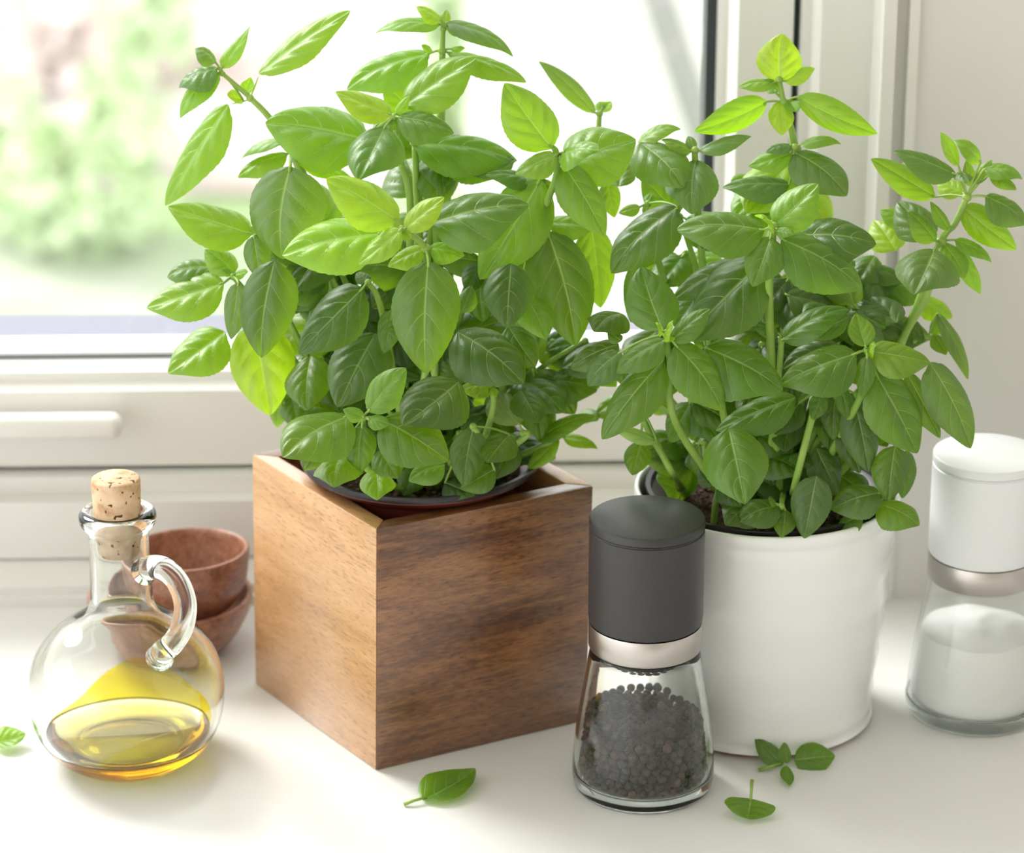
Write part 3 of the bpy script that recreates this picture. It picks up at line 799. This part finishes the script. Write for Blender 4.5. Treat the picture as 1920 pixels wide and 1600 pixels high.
RIGHT = """
@ 1461 150 -2 via1470,195,-2;1490,270,-2;1494,350,-2 r=11 R=20
1461 154 1466 63 84 y n-.1,.1 a0 t-.6
1470 152 1528 128 32 y n.2,.5 a1
1455 154 1384 164 26 b n-.1,1 a1
1462 160 1430 150 20 b
@ 1470 192 -2 via1488,270,-2;1493,350,-2 r=13 R=20
1438 191 1302 246 56 b n-.1,-.5 a2 t1
1495 182 1645 251 56 b n.3,-.4 a2 t1
1462 190 1466 254 48 y n0,-.3 a1
1480 188 1495 210 28 b a4
1455 175 1440 160 22 b
@ 1490 276 -1 via1493,350,-1.5;1480,480,-1
1489 285 1588 367 88 g n.2,.4 a1 t1.5
1500 272 1577 270 24 b n.1,1.5 a2
1484 272 1436 286 22 g n-.1,1.2 a1
1482 288 1404 312 44 b n-.1,.5 a0
1478 308 1400 400 104 y n-.1,.2 a0 d-1.4
1500 340 1555 425 78 y n.2,.2 a0 d-1.8
1480 346 1354 352 50 g n-.1,1.0 a1 d.6
1440 395 1400 425 44 b d-1 x
@ 1303 282 -.5 via1303,298,-.5;1310,420,-.5 r=12 R=18
1304 300 1297 402 98 g n0,.3 a1
1297 284 1240 262 28 b n-.1,1.3 a1
1310 283 1409 256 30 g n.1,1.2 a1
1300 280 1290 255 22 g
1200 268 1282 352 98 m n-.1,.5 a1 d-.3 x
1196 268 1276 242 30 b n0,1.4 a2 d-.6 x
@ 1215 382 -.5 via1225,460,-.5
1270 388 1146 512 96 d n-.2,.5 a1 d2
1198 492 1183 605 50 d n-.2,.1 a0 d1.2
1200 388 1160 400 24 b
1213 378 1222 362 20 b
1160 350 1175 300 50 d n-.2,.1 d-.5 x
@ 1450 426 5 via1447,470,4.8;1443,600,4 r=16 R=19
1433 431 1269 431 88 m n-.1,.7 a1
1452 424 1534 345 78 b n0,.4 a0
1445 444 1412 538 74 m n-.1,.5 a1 d.3
1465 448 1618 544 104 m n.1,.6 a1 d.2
1490 440 1643 458 108 d n.2,.5 a1 d-1.2
1456 430 1488 440 26 b d.3
1442 420 1430 412 22 y
1447 424 1455 408 16 y
@ 1248 626 5.5 via1256,680,5;1270,800,4.5
1243 620 1202 500 98 m n-.1,.3 a0 d-.2
1258 640 1331 579 44 m n.1,.7 a1 d.4
1248 637 1156 700 54 m n-.2,.6 a1 d.5
1266 646 1355 770 92 m n0,.5 a1 d.6
1243 675 1129 824 82 m n-.2,.4 a1
1164 660 1102 724 58 g n-.1,.5 a1 d-.2
1246 626 1262 612 22 y d.5
1250 632 1262 640 18 y d.5
1240 622 1232 612 14 y d.5
1425 492 1284 640 122 d n-.1,.4 a1 d-1.8 x
1392 490 1262 562 64 d n0,.7 a1 d-3 x
1165 588 1114 622 64 d n-.1,.5 a1 d-2.5 x
1165 640 1140 622 24 m d-1 x
1160 645 1070 692 58 d n-.1,.7 a1 d-2 x
@ 1345 665 4.6 via1350,740,4.3
1324 652 1468 733 116 m n0,.6 a1 d.3
1492 745 1342 808 66 m n0,.8 a1 d.4 x
1366 803 1396 946 122 m n-.1,.2 a1 d2 x
1320 650 1300 642 16 b
@ 1625 657 5 via1625,720,4.6
1605 663 1462 722 90 m n-.1,.7 a1 d.2
1623 650 1605 588 50 b n0,.2 a4 d.2
1634 659 1744 680 70 b n.1,.6 a0
1626 668 1615 746 36 m n-.1,.3 a1 d.5
1644 704 1720 850 108 m n.1,.3 a0 d.2
1700 700 1763 822 52 m n.2,.2 a1 d-.6 x
1744 680 1820 841 84 g n.2,.2 a1 d-.6 x
1628 660 1642 648 18 y
@ 1465 640 3.6 via1460,700,3.4
1466 638 1592 580 54 m n0,.9 a2 d.3
1590 596 1504 630 46 m n0,.2 a0 d-.4 x
1590 592 1658 644 56 d n0,.7 a1 d-.6 x
1462 628 1408 606 28 m n0,.7
1458 632 1374 602 30 d n0,.8 d-.4
1570 645 1468 692 66 d n0,.7 a1 d-.8 x
1682 605 1608 560 80 g n0,.4 a0 d-2 x
@ 1764 454 1 via1735,560,.8;1700,620,.6;1660,720,.4 r=17 R=20
1752 468 1714 552 112 g n-.1,.6 a1 d1
1755 452 1702 398 48 m n-.1,.6 a1 d.3
1738 452 1684 378 80 d n-.1,.3 a0 d-.8
1770 458 1808 522 56 b n.1,.4 a1 d.2
1800 470 1838 552 38 b n.3,.2 a1
1790 450 1859 492 30 b n.2,.9 a2
1780 432 1744 378 26 m n0,.4 d.4
1680 470 1638 414 66 y n0,.2 d-3 x
1700 420 1650 395 40 b d-3.4 x
@ 1813 370 .6 via1790,420,.8;1764,454,1;1700,620,.6 r=14 R=19
1792 328 1674 284 52 g n-.1,.9 a1 d.3
1753 369 1633 298 56 b n-.2,.2 a0 d-1
1797 312 1764 248 28 b n-.2,.2 a5 d.3
1838 304 1788 264 38 b n.1,.8 a2
1800 322 1815 342 34 g n0,.8
1845 318 1917 336 34 b n.2,1.1 a2
1855 326 1906 356 28 b n.2,.6 a1
1848 368 1926 422 60 g n.2,.8 a1 d.3
1803 387 1906 468 62 b n.2,-.2 a1 d-.4
1806 362 1757 338 44 y n0,.3 d-.7
1825 345 1860 300 24 b a1
1820 350 1812 300 24 m a0
@ 1740 634 -.2 via1700,660,-.2 r=9
1758 588 1815 712 34 g n.5,.2 a2 d.2
1752 628 1774 666 32 m n.2,.3
1752 630 1762 588 26 b n.1,.2
1700 598 1732 642 32 d n.1,.3 x
1720 560 1786 596 48 y n.1,.5 d-1.5 x
@ 1470 520 -1 via1475,620,-1
1600 500 1690 540 60 b n0,.6 d-1 x
1640 480 1600 540 60 m n0,.6 d-1 x
@ 1605 740 3.6 via1600,860,3.2
1602 752 1628 885 72 g n.1,.1 a1
1566 744 1562 825 46 d n0,.1 a0 d-.4
1578 728 1588 785 34 m n0,.1 a0 d.2
1580 800 1612 888 50 d n0,.1 a0 d-.3 x
1678 836 1665 942 70 m n.1,.2 a1 d.6 x
1700 845 1692 935 46 m n.3,.1 a0 d.1 x
@ 1660 930 4.6 sp1610,945
1647 945 1724 986 64 m n.1,.6 a1
1652 924 1558 956 66 g n0,.6 a0
1615 965 1570 992 36 m n0,.6 d-.3
1531 893 1508 1010 76 g n0,.2 a0 d.6 x
@ 1465 950 5.2 sp1470,935
1461 947 1384 978 58 m n0,.6 a0
1472 955 1465 1008 44 m n0,.3 a0
1455 945 1440 935 16 m
1420 945 1360 985 66 d n0,.4 d-1 x
@ 1540 735 3.6 via1525,775,4.2;1490,910,4.4 r=16 R=15 sp1486,925
1540 738 1524 788 36 m n0,.2 d.6
1500 755 1452 815 54 d n0,.4 d-1
1530 840 1572 928 64 d n0,.2 d-.4 x
1485 870 1505 850 24 m x d.4
1495 870 1520 850 36 d x d.3
@ 1410 800 2 via1420,860,2
1410 808 1482 850 56 m n.1,.5
1420 800 1380 840 40 d
@ 1205 770 2.6 via1212,800,2.6;1240,850,2.6;1262,890,2.8 r=13 R=17 sp1282,925
1202 828 1186 892 50 m n-.1,.2 a0
1232 828 1146 802 28 p n0,.5 a1 d.3
1268 915 1232 902 42 m n0,.3
1205 770 1190 740 30 m
@ 1320 830 2.4 via1330,900,2.4
1310 832 1322 902 48 d n0,.2
1300 880 1296 850 26 m
1345 850 1350 800 46 d
@ 1350 915 4 sp1338,985 r=14 R=15
1352 905 1390 950 50 d n0,.2
1340 910 1310 880 34 d
"""
# ---- left plant : nursery pot wedged in the wooden box
LC = on_z(790, 850, .124)
def nursery(name, loc, label, m, R, zt, zb, rb, soilz, hue):
    r = thing(name, (loc.x, loc.y, zb), label, 'plant')
    H_ = zt - zb
    from_bm('nursery_pot', lathe([(0, 0), (rb - .001, 0), (rb, .001), (R * .775, H_ - .0108), (R * .88, H_ - .0075), (R * .985, H_ - .0035), (R * .985, H_ - .0030), (R * .945, H_ - .003), (R * .86, H_ - .0068), (R * .75, H_ - .0112), (rb * .9, .01), (0, .01)], 96), m, r, sharp=40)
    from_bm('pot_rim', lathe([(R * .94, H_ - .0030), (R * .99, H_ - .0030), (R, H_ - .0016), (R * .995, H_), (R * .955, H_ - .0003), (R * .94, H_ - .0030)], 96), M['nursery_black'], r, sharp=40)['label'] = 'black rounded pot rim'
    # soil
    bm = lathe([(0, 0)] + [(R * .81 * k / 14, 0) for k in range(1, 15)], 56)
    for v in bm.verts: v.co.z = .0022 * noise.noise(v.co * 160) + .0016 * noise.noise(v.co * 420)
    so = from_bm('soil', bm, M['soil'], r); so.location = (0, 0, soilz - zb); so['kind'] = 'stuff'
    bm = bmesh.new(); rng = random.Random(3)
    for i in range(420):
        a = rng.random() * 6.283; q = R * .79 * math.sqrt(rng.random()); s = rng.uniform(.0006, .0017)
        bmesh.ops.create_icosphere(bm, subdivisions=1, radius=s, matrix=Matrix.Translation((q * math.cos(a), q * math.sin(a), soilz - zb + .001 + rng.random() * .001)) @ Matrix.Diagonal((1, rng.uniform(.5, 1), rng.uniform(.5, .9), 1)))
    cr = from_bm('soil_crumbs', bm, M['crumb'], r, smooth=False); cr['kind'] = 'stuff'
    return r
pl = nursery('potted_basil', LC, 'large bushy basil in a brown nursery pot set in the wooden box', M['nursery_brown'], .0545, .1245, .009, .034, .1165, 0)
P1 = Plant(pl, LC.y, LC, .1165, 11)
for w in parse(LEFT): P1.whorl(w[0], w[1], w[2], w[3], w[4], w[6], w[7], w[5])
pr = nursery('potted_basil', Vector((PC.x, PC.y, 0)), 'bushy basil in a black nursery pot set in the white ceramic pot', M['nursery_black'], .0548, .1125, .009, .034, .1035, 0)
P2 = Plant(pr, PC.y, PC, .1035, 23)
for w in parse(RIGHT): P2.whorl(w[0], w[1], w[2], w[3], w[4], w[6], w[7], w[5])
# inner foliage: short side shoots of older leaves inside the two crowns
def fill(P, regions, seed):
    rng = random.Random(seed)
    for (cx, cy, rx, ry, d0, d1, n, cols, wmin, wmax) in regions:
        k = 0
        while k < n:
            a = rng.random() * 6.283; q = math.sqrt(rng.random()); u = cx + rx * q * math.cos(a); v = cy + ry * q * math.sin(a)
            d = rng.uniform(d0, d1); lv = []
            for j in range(rng.choice((3, 4, 4))):
                if k >= n: break
                w = rng.uniform(wmin, wmax); th = rng.uniform(-2.9, .2) + math.pi if rng.random() < .7 else rng.uniform(0, 6.283)
                L = w * rng.uniform(1.2, 1.6); r0 = rng.uniform(4, 14)
                bx, by = u + r0 * math.cos(th), v + r0 * math.sin(th) * .8
                lv.append([bx, by, bx + L * math.cos(th), by + L * math.sin(th) * .9, w, rng.choice(cols), 'n%.2f,%.2f' % (rng.uniform(-.4, .4), rng.uniform(.0, .9)), 'd%.2f' % rng.uniform(-.5, .5)]); k += 1
            P.whorl(u, v, d, lv)
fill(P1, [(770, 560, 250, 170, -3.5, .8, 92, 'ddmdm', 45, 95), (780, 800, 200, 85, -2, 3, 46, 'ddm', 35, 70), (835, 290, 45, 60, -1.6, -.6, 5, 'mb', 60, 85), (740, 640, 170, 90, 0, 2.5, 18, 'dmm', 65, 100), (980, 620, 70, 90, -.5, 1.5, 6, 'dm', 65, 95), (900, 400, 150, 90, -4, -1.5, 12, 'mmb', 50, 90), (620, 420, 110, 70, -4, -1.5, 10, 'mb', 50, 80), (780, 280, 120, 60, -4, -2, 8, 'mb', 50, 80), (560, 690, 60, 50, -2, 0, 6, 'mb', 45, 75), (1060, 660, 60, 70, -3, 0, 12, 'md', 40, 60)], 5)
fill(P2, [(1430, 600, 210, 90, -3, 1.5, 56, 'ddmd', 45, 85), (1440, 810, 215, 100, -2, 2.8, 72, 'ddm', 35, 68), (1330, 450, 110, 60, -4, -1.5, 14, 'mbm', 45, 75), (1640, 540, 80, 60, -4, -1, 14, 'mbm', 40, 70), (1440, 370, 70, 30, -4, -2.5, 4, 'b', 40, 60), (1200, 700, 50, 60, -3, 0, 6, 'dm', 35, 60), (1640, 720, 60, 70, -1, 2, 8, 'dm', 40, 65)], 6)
print('LEAVES', P1.n, P2.n)

# ------------------------------------------------------------------ loose leaves on the worktop
def loose(name, label, parts, grp=None):
    B0 = on_z(parts[0][0], parts[0][1], 0.0)
    r = thing(name, (B0.x, B0.y, 0), label, 'leaf', grp)
    for (bx, by, tx, ty, w, zb, zt, col, kind, n, hs) in parts:
        B = on_z(bx, by, zb); T = on_z(tx, ty, zt); a = (T - B); L = a.length; a.normalize()
        nn = (Vector(n) - a * Vector(n).dot(a)).normalized(); sd = a.cross(nn); k = 1.35 / F
        o = bpy.data.objects.new('leaf_blade', get_leaf(kind, 1)); C.objects.link(o); o.parent = r; o.color = (*COL[col], 1)
        q = sd - cB * sd.dot(cB); ap = (a - cB * a.dot(cB)).normalized(); q -= ap * q.dot(ap); W_ = w * k / max(q.length, .35)
        o.matrix_local = Matrix.Translation(B - Vector(r.location)) @ Matrix((sd, a, nn)).transposed().to_4x4() @ Matrix.Diagonal((W_, L, W_, 1))
        if hs:
            S = on_z(hs[0], hs[1], hs[2]) - Vector(r.location); b_ = B - Vector(r.location)
            from_bm('stalk', tube([S, (S + b_) / 2 + Vector((0, 0, .0006)), b_ + a * L * .08], [.0009, .0007, .0006], 8), M['stem'], r)
    return r
loose('basil_leaf', 'single fallen basil leaf with thin stalk lying in front of the planter box', [(792, 1500, 891, 1441, 56, .002, .006, 'm', 4, (-.35, -.5, 1), (757, 1509, .001))])
loose('basil_leaf', 'cupped fallen basil leaf with upright stalk between pepper mill and picture front', [(1408, 1498, 1402, 1536, 92, .006, .003, 'm', 4, (0, -.7, 1), (1410, 1464, .010))])
loose('basil_leaf', 'curled pale green basil leaf at the left edge beside the cruet', [(-14, 1392, 49, 1376, 38, .003, .006, 'b', 4, (0, -.2, 1), None)])
loose('basil_sprig', 'small basil sprig of rounded leaves in front of the white pot', [(1467, 1436, 1416, 1384, 38, .003, .011, 'g', 0, (.3, -.8, .8), (1422, 1444, .001)), (1489, 1426, 1566, 1418, 62, .003, .005, 'm', 0, (0, -.8, .8), None), (1476, 1432, 1470, 1392, 26, .004, .012, 'm', 0, (.6, -.8, .3), None), (1474, 1436, 1480, 1474, 26, .004, .0015, 'm', 1, (.2, -.4, 1), None)])
